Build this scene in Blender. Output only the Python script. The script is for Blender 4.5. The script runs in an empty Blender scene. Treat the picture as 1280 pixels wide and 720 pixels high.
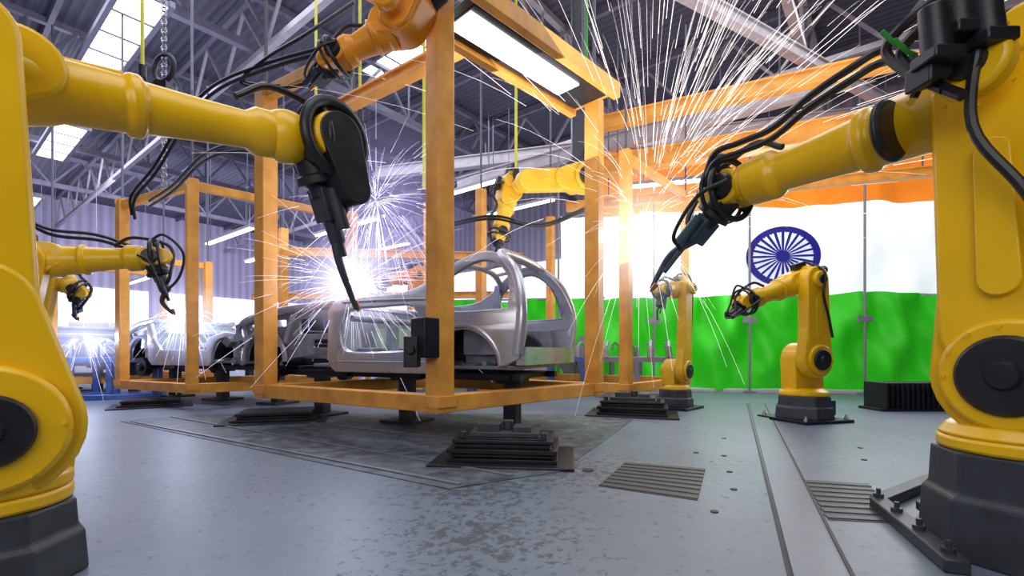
import bpy, bmesh, math, random
from mathutils import Vector as V, Matrix
random.seed(7)
C = bpy.context.scene.collection
F=600.0; H=0.9
def U(px,py,D): return V(((px-640)/F*D, D, H-(py-440)/F*D))
def G(px,py):
    D=F*H/(py-440); return V(((px-640)/F*D, D, 0))

# ------------------------------------------------------------------ materials
MATS={}
def M(name,col,rough=.5,metal=0.,var=.12,scale=6.,bump=0.,emit=0.,spec=.5,ecol=None,dirt=None):
    if name in MATS: return MATS[name]
    m=bpy.data.materials.new(name); m.use_nodes=True
    nt=m.node_tree; n=nt.nodes; l=nt.links
    b=n['Principled BSDF']
    tc=n.new('ShaderNodeTexCoord')
    no=n.new('ShaderNodeTexNoise'); no.inputs['Scale'].default_value=scale; no.inputs['Detail'].default_value=6
    l.new(tc.outputs['Object'],no.inputs['Vector'])
    r=n.new('ShaderNodeValToRGB'); r.color_ramp.elements[0].position=.3; r.color_ramp.elements[1].position=.7
    c0=[max(0,c*(1-var)) for c in col]; c1=[min(1,c*(1+var)) for c in col]
    if dirt: c0=list(dirt)
    r.color_ramp.elements[0].color=(*c0,1); r.color_ramp.elements[1].color=(*c1,1)
    l.new(no.outputs['Fac'],r.inputs['Fac']); l.new(r.outputs['Color'],b.inputs['Base Color'])
    mr=n.new('ShaderNodeMapRange'); mr.inputs['To Min'].default_value=max(.02,rough-.1); mr.inputs['To Max'].default_value=min(1,rough+.1)
    l.new(no.outputs['Fac'],mr.inputs['Value']); l.new(mr.outputs['Result'],b.inputs['Roughness'])
    b.inputs['Metallic'].default_value=metal
    b.inputs['Specular IOR Level'].default_value=spec
    if bump:
        bp=n.new('ShaderNodeBump'); bp.inputs['Strength'].default_value=bump; bp.inputs['Distance'].default_value=.02
        l.new(no.outputs['Fac'],bp.inputs['Height']); l.new(bp.outputs['Normal'],b.inputs['Normal'])
    if emit:
        b.inputs['Emission Color'].default_value=(*(ecol or col),1); b.inputs['Emission Strength'].default_value=emit
    MATS[name]=m; return m
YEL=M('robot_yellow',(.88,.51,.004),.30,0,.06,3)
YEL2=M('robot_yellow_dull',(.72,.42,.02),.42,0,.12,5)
ORA=M('orange_paint',(.80,.37,.055),.42,0,.12,4,dirt=(.62,.26,.04))
ORA2=M('robot_orange',(.78,.29,.010),.38,0,.1,4)
BLK=M('black_rubber',(.012,.012,.016),.42,0,.3,9)
DRK=M('dark_cast_iron',(.045,.05,.062),.45,.2,.25,8,bump=.1)
PLATE=M('black_steel',(.02,.02,.026),.4,.5,.3,7)
STEEL=M('bare_steel',(.42,.43,.47),.32,.9,.15,12)
SILV=M('body_sheet_metal',(.52,.53,.59),.30,.6,.12,5)
SILVB=M('blue_grey_sheet_metal',(.50,.56,.72),.33,.4,.15,5)
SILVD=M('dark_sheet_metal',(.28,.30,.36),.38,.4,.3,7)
BLUM=M('blue_sheet_metal',(.10,.18,.5),.35,.6,.2,6)
COP=M('copper',(.7,.3,.12),.3,1,.1,10)
GRYP=M('grey_paint',(.26,.26,.30),.55,.1,.12,5)
GUNM=M('gun_blue_grey',(.08,.11,.14),.35,.5,.25,9)
RODM=M('hanger_steel',(.12,.12,.15),.5,.3,.12,5)
TRUSS=M('truss_paint',(.40,.37,.40),.5,.1,.15,5)
TRUSSD=M('purlin_paint',(.18,.175,.23),.5,.1,.15,5)
CHROME=M('machined_metal',(.5,.5,.52),.25,.9,.1,10)
YCAB=M('yellow_strap',(.62,.62,.03),.5,0,.1,5)
GRN=M('green_hose',(.03,.30,.03),.5,0,.1,5)
WHT=M('white_panel',(.62,.63,.68),.5,0,.05,3)
def emis(name,col,s):
    return M(name,col,.5,0,.0,3,emit=s,ecol=col)
LAMP=emis('lamp_white',(1,.98,.96),6)
SKY=emis('skylight_glow',(.96,.97,1),4)
SPK=emis('spark_warm',(1,.88,.85),2.2)
SPKB=emis('spark_white',(.84,.80,1),2.2)
ARC=emis('arc_white',(.85,.9,1),60)

# ------------------------------------------------------------------ mesh helpers
def axes(d,up=V((0,0,1))):
    z=V(d).normalized()
    if abs(z.dot(up))>.98: up=V((1,0,0))
    x=up.cross(z).normalized(); y=z.cross(x).normalized()
    return x,y,z
def box(bm,c,s,x=V((1,0,0)),y=None,z=V((0,0,1))):
    if y is None: y=z.cross(x)
    vs=[]
    for i in (-1,1):
        for j in (-1,1):
            for k in (-1,1):
                vs.append(bm.verts.new(V(c)+x*(i*s[0]/2)+y*(j*s[1]/2)+z*(k*s[2]/2)))
    for f in ((0,1,3,2),(4,6,7,5),(0,4,5,1),(2,3,7,6),(0,2,6,4),(1,5,7,3)):
        bm.faces.new([vs[i] for i in f])
def beam(bm,p0,p1,w,h=None,up=V((0,0,1))):
    h=h or w; p0=V(p0);p1=V(p1); x,y,z=axes(p1-p0,up)
    box(bm,(p0+p1)/2,(w,h,(p1-p0).length),x,y,z)
def cyl(bm,p0,p1,r0,r1=None,seg=20,caps=True):
    r1=r0 if r1 is None else r1
    p0=V(p0);p1=V(p1); x,y,z=axes(p1-p0)
    a=[bm.verts.new(p0+(x*math.cos(t)+y*math.sin(t))*r0) for t in [2*math.pi*i/seg for i in range(seg)]]
    b=[bm.verts.new(p1+(x*math.cos(t)+y*math.sin(t))*r1) for t in [2*math.pi*i/seg for i in range(seg)]]
    for i in range(seg): bm.faces.new((a[i],a[(i+1)%seg],b[(i+1)%seg],b[i]))
    if caps: bm.faces.new(a[::-1]); bm.faces.new(b)
def lathe(bm,p0,d,prof,seg=24):
    x,y,z=axes(d); prev=None
    for (h,r) in prof:
        ring=[bm.verts.new(V(p0)+z*h+(x*math.cos(t)+y*math.sin(t))*r) for t in [2*math.pi*i/seg for i in range(seg)]]
        if prev:
            for i in range(seg): bm.faces.new((prev[i],prev[(i+1)%seg],ring[(i+1)%seg],ring[i]))
        else: bm.faces.new(ring[::-1])
        prev=ring
    bm.faces.new(prev)
def ball(bm,c,r,sc=(1,1,1),seg=20):
    mt=Matrix.Translation(V(c))@Matrix.Diagonal((sc[0],sc[1],sc[2],1))
    bmesh.ops.create_uvsphere(bm,u_segments=seg,v_segments=seg//2,radius=r,matrix=mt)
def smooth_path(pts,n=6):
    pts=[V(p) for p in pts]
    if len(pts)<3: return pts
    P=[pts[0]*2-pts[1]]+pts+[pts[-1]*2-pts[-2]]; out=[]
    for i in range(1,len(P)-2):
        for k in range(n):
            t=k/n; a,b,c,d=P[i-1],P[i],P[i+1],P[i+2]
            out.append(.5*((2*b)+(c-a)*t+(2*a-5*b+4*c-d)*t*t+(3*b-a-3*c+d)*t**3))
    out.append(pts[-1]); return out
def tube(bm,pts,r,seg=8,n=6,closed=False,r1=None,raw=False):
    P=[V(p) for p in pts] if raw else smooth_path(pts,n)
    rings=[]; N=len(P); prevx=None
    for i,p in enumerate(P):
        if closed: d=P[(i+1)%N]-P[i-1]
        else: d=P[min(i+1,N-1)]-P[max(i-1,0)]
        if d.length<1e-6: d=V((0,0,1))
        d.normalize()
        if prevx is None: x,y,_=axes(d)
        else:
            x=prevx-d*prevx.dot(d)
            if x.length<1e-5: x=axes(d)[0]
            x.normalize(); y=d.cross(x)
        prevx=x
        rr=r if r1 is None else r+(r1-r)*i/(N-1)
        rings.append([bm.verts.new(p+(x*math.cos(t)+y*math.sin(t))*rr) for t in [2*math.pi*k/seg for k in range(seg)]])
    for i in range(N if closed else N-1):
        a=rings[i]; b=rings[(i+1)%N]
        for k in range(seg): bm.faces.new((a[k],a[(k+1)%seg],b[(k+1)%seg],b[k]))
    if not closed: bm.faces.new(rings[0][::-1]); bm.faces.new(rings[-1])
def ringtube(bm,c,d,R,r,seg=8,n=28):
    x,y,z=axes(d)
    tube(bm,[V(c)+(x*math.cos(t)+y*math.sin(t))*R for t in [2*math.pi*i/n for i in range(n)]],r,seg,closed=True,raw=True)
def hull2(pts):
    pts=sorted(set((round(a,5),round(b,5)) for a,b in pts))
    def cr(o,a,b): return (a[0]-o[0])*(b[1]-o[1])-(a[1]-o[1])*(b[0]-o[0])
    lo=[]
    for p in pts:
        while len(lo)>=2 and cr(lo[-2],lo[-1],p)<=0: lo.pop()
        lo.append(p)
    up=[]
    for p in pts[::-1]:
        while len(up)>=2 and cr(up[-2],up[-1],p)<=0: up.pop()
        up.append(p)
    return lo[:-1]+up[:-1]
def hull(bm,circs,s,t,off=0.,seg=28):
    s=V(s).normalized(); u=V((0,0,1)).cross(s).normalized(); v=s.cross(u)
    o=V(circs[0][0]); pp=[]
    for c,r in circs:
        d=V(c)-o
        for i in range(seg):
            a=2*math.pi*i/seg; pp.append((d.dot(u)+r*math.cos(a),d.dot(v)+r*math.sin(a)))
    h=hull2(pp)
    A=[bm.verts.new(o+u*a+v*b+s*(off-t/2)) for a,b in h]
    B=[bm.verts.new(o+u*a+v*b+s*(off+t/2)) for a,b in h]
    n=len(h)
    for i in range(n): bm.faces.new((A[i],A[(i+1)%n],B[(i+1)%n],B[i]))
    bm.faces.new(A[::-1]); bm.faces.new(B)
def prism(bm,pts,ext):
    A=[bm.verts.new(V(p)) for p in pts]; B=[bm.verts.new(V(p)+V(ext)) for p in pts]; n=len(A)
    for i in range(n): bm.faces.new((A[i],A[(i+1)%n],B[(i+1)%n],B[i]))
    bm.faces.new(A[::-1]); bm.faces.new(B)
def fin(bm,name,mat,parent=None,bev=0.,smooth=True,label=None,cat=None,kind=None,group=None,shift=None):
    bmesh.ops.recalc_face_normals(bm,faces=bm.faces[:])
    if shift is not None: bmesh.ops.translate(bm,vec=-V(shift),verts=bm.verts[:])
    me=bpy.data.meshes.new(name)
    if smooth:
        for f in bm.faces: f.smooth=True
        for e in bm.edges:
            if len(e.link_faces)==2 and e.calc_face_angle(0)>math.radians(38): e.smooth=False
    bm.to_mesh(me); bm.free(); me.materials.append(mat)
    o=bpy.data.objects.new(name,me); C.objects.link(o)
    if parent: o.parent=parent
    elif shift is not None: o.location=V(shift)
    if bev:
        b=o.modifiers.new('bevel','BEVEL'); b.width=bev; b.segments=2; b.limit_method='ANGLE'; b.angle_limit=math.radians(38); b.harden_normals=False
    if label: o['label']=label
    if cat: o['category']=cat
    if kind: o['kind']=kind
    if group: o['group']=group
    return o
def empty(name,loc,label,cat,group=None,rot=0):
    e=bpy.data.objects.new(name,None); e.location=V(loc); e.rotation_euler=(0,0,rot); e.empty_display_size=.2
    C.objects.link(e); e['label']=label; e['category']=cat
    if group: e['group']=group
    return e
NB=bmesh.new
def copy_tree(root,loc,rot=None,label=None):
    r=root.copy(); C.objects.link(r); r.location=V(loc)
    if rot is not None: r.rotation_euler=(0,0,rot)
    if label: r['label']=label
    for c in root.children:
        k=c.copy(); C.objects.link(k); k.parent=r
        for g in c.children:
            q=g.copy(); C.objects.link(q); q.parent=k
    return r

# ------------------------------------------------------------------ room
A=V((-.783,.622,0)); B=V((.622,.783,0)); CZ=8.5
def AB(a,b,z=0): return A*a+B*b+V((0,0,z))
a0,a1,b0,b1=-16,32,-9,17.5
def floor_mat():
    m=bpy.data.materials.new('floor_painted'); m.use_nodes=True; nt=m.node_tree;n=nt.nodes;l=nt.links;b=n['Principled BSDF']
    tc=n.new('ShaderNodeTexCoord')
    def noise(s,d,r=.5,dist=0):
        q=n.new('ShaderNodeTexNoise'); q.inputs['Scale'].default_value=s; q.inputs['Detail'].default_value=d; q.inputs['Roughness'].default_value=r; q.inputs['Distortion'].default_value=dist
        l.new(tc.outputs['Object'],q.inputs['Vector']); return q
    def ramp(src,p0,p1,c0,c1):
        r=n.new('ShaderNodeValToRGB'); r.color_ramp.elements[0].position=p0; r.color_ramp.elements[1].position=p1
        r.color_ramp.elements[0].color=(*c0,1); r.color_ramp.elements[1].color=(*c1,1); l.new(src,r.inputs['Fac']); return r
    def math_(op,a,b_):
        q=n.new('ShaderNodeMath'); q.operation=op
        for i,v in enumerate((a,b_)):
            if isinstance(v,(int,float)): q.inputs[i].default_value=v
            else: l.new(v,q.inputs[i])
        return q.outputs[0]
    n1=noise(.7,4); n2=noise(15,12,.76,.3); n3=noise(.8,3)
    r1=ramp(n1.outputs['Fac'],.3,.7,(.125,.165,.215),(.18,.225,.285))
    zone=ramp(n3.outputs['Fac'],.54,.72,(0.0,)*3,(.45,)*3)
    def spot(x,y,ra,rb):
        vm=n.new('ShaderNodeVectorMath'); vm.operation='DISTANCE'; vm.inputs[1].default_value=(x,y,0); l.new(tc.outputs['Object'],vm.inputs[0])
        q=n.new('ShaderNodeMapRange'); q.inputs['From Min'].default_value=ra; q.inputs['From Max'].default_value=rb; q.inputs['To Min'].default_value=1; q.inputs['To Max'].default_value=0
        l.new(vm.outputs['Value'],q.inputs['Value']); return q.outputs['Result']
    z=math_('MAXIMUM',math_('MAXIMUM',spot(-.15,2.35,.0,.85),spot(-.25,3.2,.1,.8)),math_('MAXIMUM',spot(.35,3.7,.1,1.1),zone.outputs['Color']))
    th=ramp(math_('ADD',n2.outputs['Fac'],math_('MULTIPLY',z,.14)),.595,.635,(0,0,0),(1,1,1))
    fac=math_('MULTIPLY',th.outputs['Color'],.75)
    mx=n.new('ShaderNodeMixRGB'); mx.inputs[2].default_value=(.04,.042,.047,1)
    l.new(fac,mx.inputs[0]); l.new(r1.outputs['Color'],mx.inputs[1]); l.new(mx.outputs[0],b.inputs['Base Color'])
    mr=n.new('ShaderNodeMapRange'); mr.inputs['To Min'].default_value=.27; mr.inputs['To Max'].default_value=.55
    l.new(n2.outputs['Fac'],mr.inputs['Value']); l.new(mr.outputs['Result'],b.inputs['Roughness'])
    bp=n.new('ShaderNodeBump'); bp.inputs['Strength'].default_value=.10; bp.inputs['Distance'].default_value=.01
    l.new(n2.outputs['Fac'],bp.inputs['Height']); l.new(bp.outputs['Normal'],b.inputs['Normal'])
    return m
def ribbed(name,col,scale,axis_rot,strength=.6,rough=.6):
    m=bpy.data.materials.new(name); m.use_nodes=True; nt=m.node_tree;n=nt.nodes;l=nt.links;b=n['Principled BSDF']
    tc=n.new('ShaderNodeTexCoord'); mp=n.new('ShaderNodeMapping'); mp.inputs['Rotation'].default_value=axis_rot
    w=n.new('ShaderNodeTexWave'); w.inputs['Scale'].default_value=scale
    l.new(tc.outputs['Object'],mp.inputs['Vector']); l.new(mp.outputs['Vector'],w.inputs['Vector'])
    r=n.new('ShaderNodeValToRGB'); r.color_ramp.elements[0].color=(*[c*.7 for c in col],1); r.color_ramp.elements[1].color=(*col,1)
    l.new(w.outputs['Fac'],r.inputs['Fac']); l.new(r.outputs['Color'],b.inputs['Base Color'])
    bp=n.new('ShaderNodeBump'); bp.inputs['Strength'].default_value=strength; bp.inputs['Distance'].default_value=.05
    l.new(w.outputs['Fac'],bp.inputs['Height']); l.new(bp.outputs['Normal'],b.inputs['Normal']); b.inputs['Roughness'].default_value=rough
    return m
yawA=math.atan2(A.y,A.x)
def shell(name,p,mat,label):
    bm=NB(); bm.faces.new([bm.verts.new(q) for q in p]); me=bpy.data.meshes.new(name); bm.to_mesh(me); bm.free()
    me.materials.append(mat); o=bpy.data.objects.new(name,me); C.objects.link(o); o['kind']='structure'; o['label']=label; o['category']='wall' if 'wall' in name else name.split('_')[0]
    return o
shell('floor',[AB(a0,b0),AB(a1,b0),AB(a1,b1),AB(a0,b1)],floor_mat(),'blue-grey painted factory floor with scuffs')
shell('ceiling',[AB(a0,b0,CZ),AB(a0,b1,CZ),AB(a1,b1,CZ),AB(a1,b0,CZ)],ribbed('roof_sheet',(.11,.11,.155),1.6,(0,0,-yawA+math.pi/2)),'dark corrugated factory roof')
wm=ribbed('wall_sheet',(.62,.58,.74),1.2,(0,0,0),.2)
wm2=ribbed('wall_sheet_end',(.62,.58,.78),1.2,(0,0,0),.2)
shell('wall_back',[AB(a0,b1),AB(a1,b1),AB(a1,b1,CZ),AB(a0,b1,CZ)],wm,'pale violet ribbed sheet metal hall wall')
shell('wall_left',[AB(a1,b0),AB(a1,b1),AB(a1,b1,CZ),AB(a1,b0,CZ)],wm2,'pale violet end wall of the hall')
shell('wall_front',[AB(a0,b0),AB(a1,b0),AB(a1,b0,CZ),AB(a0,b0,CZ)],wm,'pale violet ribbed sheet metal hall wall')
shell('wall_right',[AB(a0,b0),AB(a0,b1),AB(a0,b1,CZ),AB(a0,b0,CZ)],wm,'pale violet ribbed end wall of the hall')
BGLOW=emis('frosted_daylight_glass',(.80,.77,1),1.25)  # glowing bands added on the walls to brighten the background
i=0
for a in (6,11,16,21,26):
    i+=1; shell('window_%d'%i,[AB(a-2.3,b1-.05,.9),AB(a+2.3,b1-.05,.9),AB(a+2.3,b1-.05,4.9),AB(a-2.3,b1-.05,4.9)],BGLOW,'frosted daylight window band')
for b in (-4,1,6,11,15):
    i+=1; shell('window_%d'%i,[AB(a1-.05,b-2.2,.9),AB(a1-.05,b+2.2,.9),AB(a1-.05,b+2.2,4.2),AB(a1-.05,b-2.2,4.2)],BGLOW,'frosted daylight window band')

def truss(a):
    bm=NB(); zt=CZ-.12; zb=CZ-1.25; n=15; L=b1-b0
    beam(bm,AB(a,b0+.05,zt),AB(a,b1-.05,zt),.14); beam(bm,AB(a,b0+.05,zb),AB(a,b1-.05,zb),.16)
    for i in range(n):
        p=b0+.1+(L-.2)*i/n; q=b0+.1+(L-.2)*(i+1)/n; m=(p+q)/2
        beam(bm,AB(a,p,zb),AB(a,m,zt),.07); beam(bm,AB(a,m,zt),AB(a,q,zb),.07); beam(bm,AB(a,p,zb),AB(a,p,zt),.05)
    fin(bm,'roof_truss',TRUSS if a<8 else TRUSSD,smooth=False,label='grey steel lattice truss under the factory roof',cat='roof truss',group='roof trusses',shift=AB(a,(b0+b1)/2,zb))  # lit right side and dim left side of the roof put into truss colour
for a in (-12,-7.5,-3,1.5,6,10.5,15,20,25): truss(a)
for i in range(11):
    b=b0+1+i*2.5; bm=NB(); beam(bm,AB(a0+.1,b,CZ-.1),AB(a1-.1,b,CZ-.1),.1,.18)
    fin(bm,'roof_purlin',TRUSSD,smooth=False,label='long thin steel purlin fixed under the roof',cat='roof beam',group='roof purlins',shift=AB(8,b,CZ-.1))
for b in (4.5,12):
    bm=NB(); n=24
    beam(bm,AB(a0+.1,b,CZ-1.5),AB(a1-.1,b,CZ-1.5),.12)
    for i in range(n):
        p=a0+.2+(a1-a0-.4)*i/n; q=a0+.2+(a1-a0-.4)*(i+1)/n
        beam(bm,AB(p,b,CZ-1.5),AB((p+q)/2,b,CZ-.3),.06); beam(bm,AB((p+q)/2,b,CZ-.3),AB(q,b,CZ-1.5),.06)
    fin(bm,'roof_girder',TRUSS,smooth=False,label='long grey bracing girder along the hall roof',cat='roof beam',group='roof girders',shift=AB(8,b,CZ-1.5))

def skylight(c,L,W):
    bm=NB(); box(bm,V((0,0,0)),(L,W,.04),A,B); e=fin(bm,'skylight',SKY,label='bright translucent roof light panel',cat='skylight',group='roof lights'); e.location=c
    bm=NB()
    for s in (-1,1): box(bm,B*s*(W/2+.04),(L+.1,.08,.1),A,B)
    for k in range(5): box(bm,A*(L*(k/4-.5)),(.05,W,.08),A,B)
    fin(bm,'skylight_frame',TRUSSD,parent=e)
for px,py,zz in ((150,45,6.9),(75,178,6.9),(30,255,6.9)):
    D=F*(zz-H)/(440-py); skylight(V(((px-640)/F*D,D,zz)),3.4,.6)
skylight(AB(9,8,CZ-.08),4.2,1.0); skylight(AB(-3,13,CZ-.08),5,1)

# ------------------------------------------------------------------ robots
def robot(loc,shoulder,elbow,wrist,tip,base_h=.4,S=1.,side=1,paint=YEL,label='',group='yellow welding robots',detail=True,hang=None,plate=True,br=1.,ur=1.,ws=1.,W=1.,ring=False,gunmat=None,dress=True,cap=1.):
    loc=V(loc); e=empty('industrial_robot',loc,label,'industrial robot',group)
    P=lambda p:V(p)-loc
    sh,el,wr,tp=P(shoulder),P(elbow),P(wrist),P(tip)
    f=wr-el; f.z=0
    if f.length<.15: f=V((-1,0.2,0))
    f.normalize(); s=f.cross(V((0,0,1)))*side
    Z=V((0,0,1)); d=(wr-el).normalized(); ud=d.cross(s)*1.0
    if ud.z<0: ud=-ud
    if hang is None:
        if plate:
            bm=NB(); box(bm,V((0,0,.02)),(.95*S,.95*S,.04),f,s); fin(bm,'base_plate',PLATE,e,.006*S)
            if detail:
                for i in (-1,1):
                    for j in (-1,1):
                        bm=NB(); c=f*i*.4*S+s*j*.4*S; lathe(bm,c+Z*.04,Z,[(0,.03*S),(.03,.03*S),(.031,.015*S),(.06,.015*S)],6); fin(bm,'anchor_bolt',CHROME,e)
        bm=NB()
        seg=8; prof=[(0.0 if not plate else .04,.40*S*br),(base_h*.55,.385*S*br),(base_h*.6,.36*S*br),(base_h,.35*S*br)]
        x,y=f,s; prev=None
        for h,r in prof:
            rg=[bm.verts.new(Z*h+(x*math.cos(t)+y*math.sin(t))*r) for t in [math.pi/8+2*math.pi*i/seg for i in range(seg)]]
            if prev:
                for i in range(seg): bm.faces.new((prev[i],prev[(i+1)%seg],rg[(i+1)%seg],rg[i]))
            else: bm.faces.new(rg[::-1])
            prev=rg
        bm.faces.new(prev)
        box(bm,-f*.34*S*br+Z*(base_h*.5),(.2*S,.34*S,base_h*.6),f,s)
        fin(bm,'base',DRK,e,.012*S,smooth=False)
        bm=NB(); z0=base_h
        cyl(bm,Z*z0,Z*(z0+.06*S),.33*S*br,.33*S*br,32)
        cyl(bm,Z*(z0+.06*S),Z*(z0+.12*S),.33*S*br,.27*S,32)
        bz=Z*(z0+.14*S)
        hull(bm,[(sh,.27*S),(bz+f*.17*S,.1*S),(bz-f*.2*S,.1*S)],s,.3*S,-.1*S)
        hull(bm,[(sh-s*.25*S,.17*S)],s,.16*S)
        cyl(bm,sh-f*.3*S-s*.1*S-Z*.05,sh-f*.3*S-s*.1*S+Z*.2*S,.1*S,.1*S)
        fin(bm,'turret',paint,e,.015*S)
    else:
        hp=P(hang); bm=NB(); beam(bm,hp,sh+Z*.2*S,.22*S); cyl(bm,sh+Z*.3*S,sh+Z*.05*S,.24*S,.24*S,24)
        fin(bm,'mounting_column',DRK,e,.01)
        bm=NB(); hull(bm,[(sh,.2*S),(sh+Z*.2*S,.16*S)],s,.26*S,-.1*S); fin(bm,'turret',paint,e,.012)
    ax=(el-sh).normalized()
    bm=NB()
    hull(bm,[(sh,.285*S),(sh+ax*.45*S,.2*S*W)],s,.18*S,.15*S)
    hull(bm,[(sh+ax*.2*S,.2*S*W),(el,.185*S*W)],s,.20*S,.15*S)
    hull(bm,[(sh,.235*S)],s,.06*S,.26*S)
    u=s.cross(ax)
    fin(bm,'lower_arm',paint,e,.022*S)
    if detail:
        bm=NB()
        hull(bm,[(sh+ax*.4*S,.07*S),(el-ax*.33*S,.06*S)],s,.012*S,.255*S)
        fin(bm,'arm_recess',paint,e,.01*S)
        for k in range(12):
            bm=NB(); t=2*math.pi*k/12; c=sh+s*.29*S+(ax*math.cos(t)+u*math.sin(t))*.205*S
            cyl(bm,c,c+s*.010*S,.008*S,seg=6); fin(bm,'bolt',paint,e)
        for k in range(8):
            bm=NB(); t=2*math.pi*k/8; c=el+s*.25*S+(ax*math.cos(t)+u*math.sin(t))*.15*S
            cyl(bm,c,c+s*.012*S,.008*S,seg=6); fin(bm,'bolt',paint,e)
    c_=cap*S
    bm=NB(); lathe(bm,sh+s*.27*S,s,[(0,.165*c_),(.035*S,.165*c_),(.05*S,.15*c_),(.05*S,.06*c_),(.065*S,.05*c_)],32); fin(bm,'joint_cap',BLK,e,label='round black shoulder joint cap')
    bm=NB()
    hull(bm,[(el,.2*S),(el-d*.2*S+ud*.06*S,.13*S),(el+d*.18*S+ud*.04*S,.15*S)],s,.34*S,-.1*S)
    hull(bm,[(el,.13*S)],s,.1*S,.27*S)
    hull(bm,[(el+ud*.14*S-d*.1*S,.1*S)],s,.42*S,-.08*S)
    fin(bm,'elbow_housing',paint,e,.02*S)
    for k in (-.2,-.03):
        bm=NB(); cyl(bm,el-d*.28*S+s*k*S+ud*.08*S,el-d*.48*S+s*k*S+ud*.08*S,.075*S,.07*S,16); fin(bm,'motor',BLK,e,.008*S,label='black servo motor')
    bm=NB(); cyl(bm,el+s*.31*S,el+s*.345*S,.07*S,.06*S,20); fin(bm,'elbow_cap',BLK,e)
    bm=NB(); box(bm,el+ud*.26*S-d*.05*S-s*.1*S,(.22*S,.12*S,.1*S),d,s,ud); fin(bm,'junction_box',BLK,e,.008*S)
    L=(wr-el).length; o=el-s*.1*S
    q=wr
    bm=NB()
    st=o+d*.16*S; dd=(q-st); LL=dd.length; k_=S*ur
    lathe(bm,st,dd,[(0,.185*S),(.09*LL,.185*k_),(.12*LL,.165*k_),(.30*LL,.155*k_),(.31*LL,.175*k_),(.35*LL,.175*k_),(.36*LL,.145*k_),(.55*LL,.128*k_),(.72*LL,.118*k_),(.76*LL,.155*k_),(.90*LL,.15*k_),(.93*LL,.115*k_),(LL,.105*k_)],28)
    box(bm,st+dd*.2+ud*.13*k_,(LL*.2,.09*S,.07*S),dd.normalized(),s)
    fin(bm,'upper_arm',paint,e,.012*S)
    w_=S*ws
    bm=NB(); hull(bm,[(wr,.115*w_),(wr+d*.13*w_,.09*w_)],s,.24*w_); ball(bm,wr-d*.12*w_,.135*w_); fin(bm,'wrist',paint,e,.015*S)
    g=(tp-wr); gl=g.length; g.normalize()
    gx=s; gy=g.cross(gx).normalized(); gx=gy.cross(g).normalized()
    bm=NB(); cyl(bm,wr+s*.12*w_,wr+s*.17*w_,.09*w_,.075*w_,18); cyl(bm,wr-s*.12*w_,wr-s*.16*w_,.1*w_,.08*w_,18)
    lathe(bm,wr+g*.05*w_,g,[(0,.1*w_),(.12*w_,.1*w_),(.13*w_,.12*w_),(.17*w_,.12*w_),(.18*w_,.07*w_),(.24*w_,.07*w_)],20)
    ringtube(bm,wr+d*.02*w_,d,.2*w_,.022*w_)
    if not ring: ringtube(bm,wr+d*.10*w_,d,.2*w_,.016*w_)
    for k in range(4):
        t=math.pi/4+k*math.pi/2; x,y,z=axes(d); v=x*math.cos(t)+y*math.sin(t)
        beam(bm,wr+d*.02*w_+v*.1*w_,wr+d*.02*w_+v*.2*w_,.03*w_)
    fin(bm,'wrist_flange',BLK,e,.004*S,label='black tool flange with hose rings')
    if ring:
        bm=NB(); rc=wr+d*.08*w_+s*.15*w_
        lathe(bm,wr+d*.08*w_+s*.02*w_,s,[(0,.175*w_),(.11*w_,.185*w_),(.13*w_,.16*w_)],28)
        ringtube(bm,rc,s+d*.15,.185*w_,.03*w_,10)
        hull(bm,[(rc,.12*w_),(rc+g*.28*w_,.08*w_)],s,.16*w_,-.02)
        fin(bm,'wrist_housing',BLK,e,.006,label='compact black wrist housing with hose guide rim')
        bm=NB(); lathe(bm,rc-s*.03*w_-d*.02*w_,s,[(0,.125*w_),(.07*w_,.12*w_),(.09*w_,.09*w_)],24); fin(bm,'wrist_cover',paint,e,.006)
    bm=NB(); b0_=wr+g*.24*w_
    box(bm,b0_+g*.09*w_,(.15*w_,.10*w_,.18*w_),gx,gy,g)
    cyl(bm,b0_+gx*.1*w_+g*.02,b0_+gx*.1*w_+g*.24*w_,.035*w_)
    j0=b0_+g*.16*w_
    a_=[j0-gy*.02*S,j0+g*(gl-.4*w_)*.4+gy*(.07 if not ring else .03)*S,j0+g*(gl-.4*w_)*.8+gy*(.04 if not ring else .02)*S,tp+gy*.01]
    tube(bm,a_,.034*S,8,r1=.016*S)
    if ring: lathe(bm,j0,g,[(0,.055),(.16,.05),(.18,.035),(.26,.035)],14)
    else: beam(bm,j0+gx*.03,tp-g*.16*S+gx*.02,.020*S,.034*S)
    fin(bm,'welding_gun',gunmat or DRK,e,.004*S,label='slim dark welding gun')
    bm=NB(); lathe(bm,tp-g*.06*S,g,[(0,.02*S),(.05*S,.018*S),(.08*S,.008*S)],12); fin(bm,'electrode_tip',COP,e,label='copper electrode tip')
    back=-f
    if hang is None:
        p0=Z*(base_h+.05)+back*.34*S+s*.05
        c=[p0,sh+back*.42*S+s*.1*S,sh+ax*.5*S+back*.3*S+s*.15*S,el-ax*.15*S-d*.34*S+s*.12*S,el+ud*.3*S-d*.2*S+s*.1*S,el+ud*.34*S+d*.2*S+s*.05*S]
    else: c=[sh+Z*.5*S+s*.2*S,sh+s*.28*S+back*.1,el+ud*.3*S]
    c2=[el+ud*.34*S+d*.2*S, el+d*(L*.5)+ud*.22*S+s*.05*S, el+d*(L*.8)+ud*.27*S, wr+ud*.24*w_-d*.05*S, wr+d*.2*w_+ud*.12*w_, b0_+gx*.1*w_+d*.12*w_, b0_+g*.12*w_]
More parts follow.
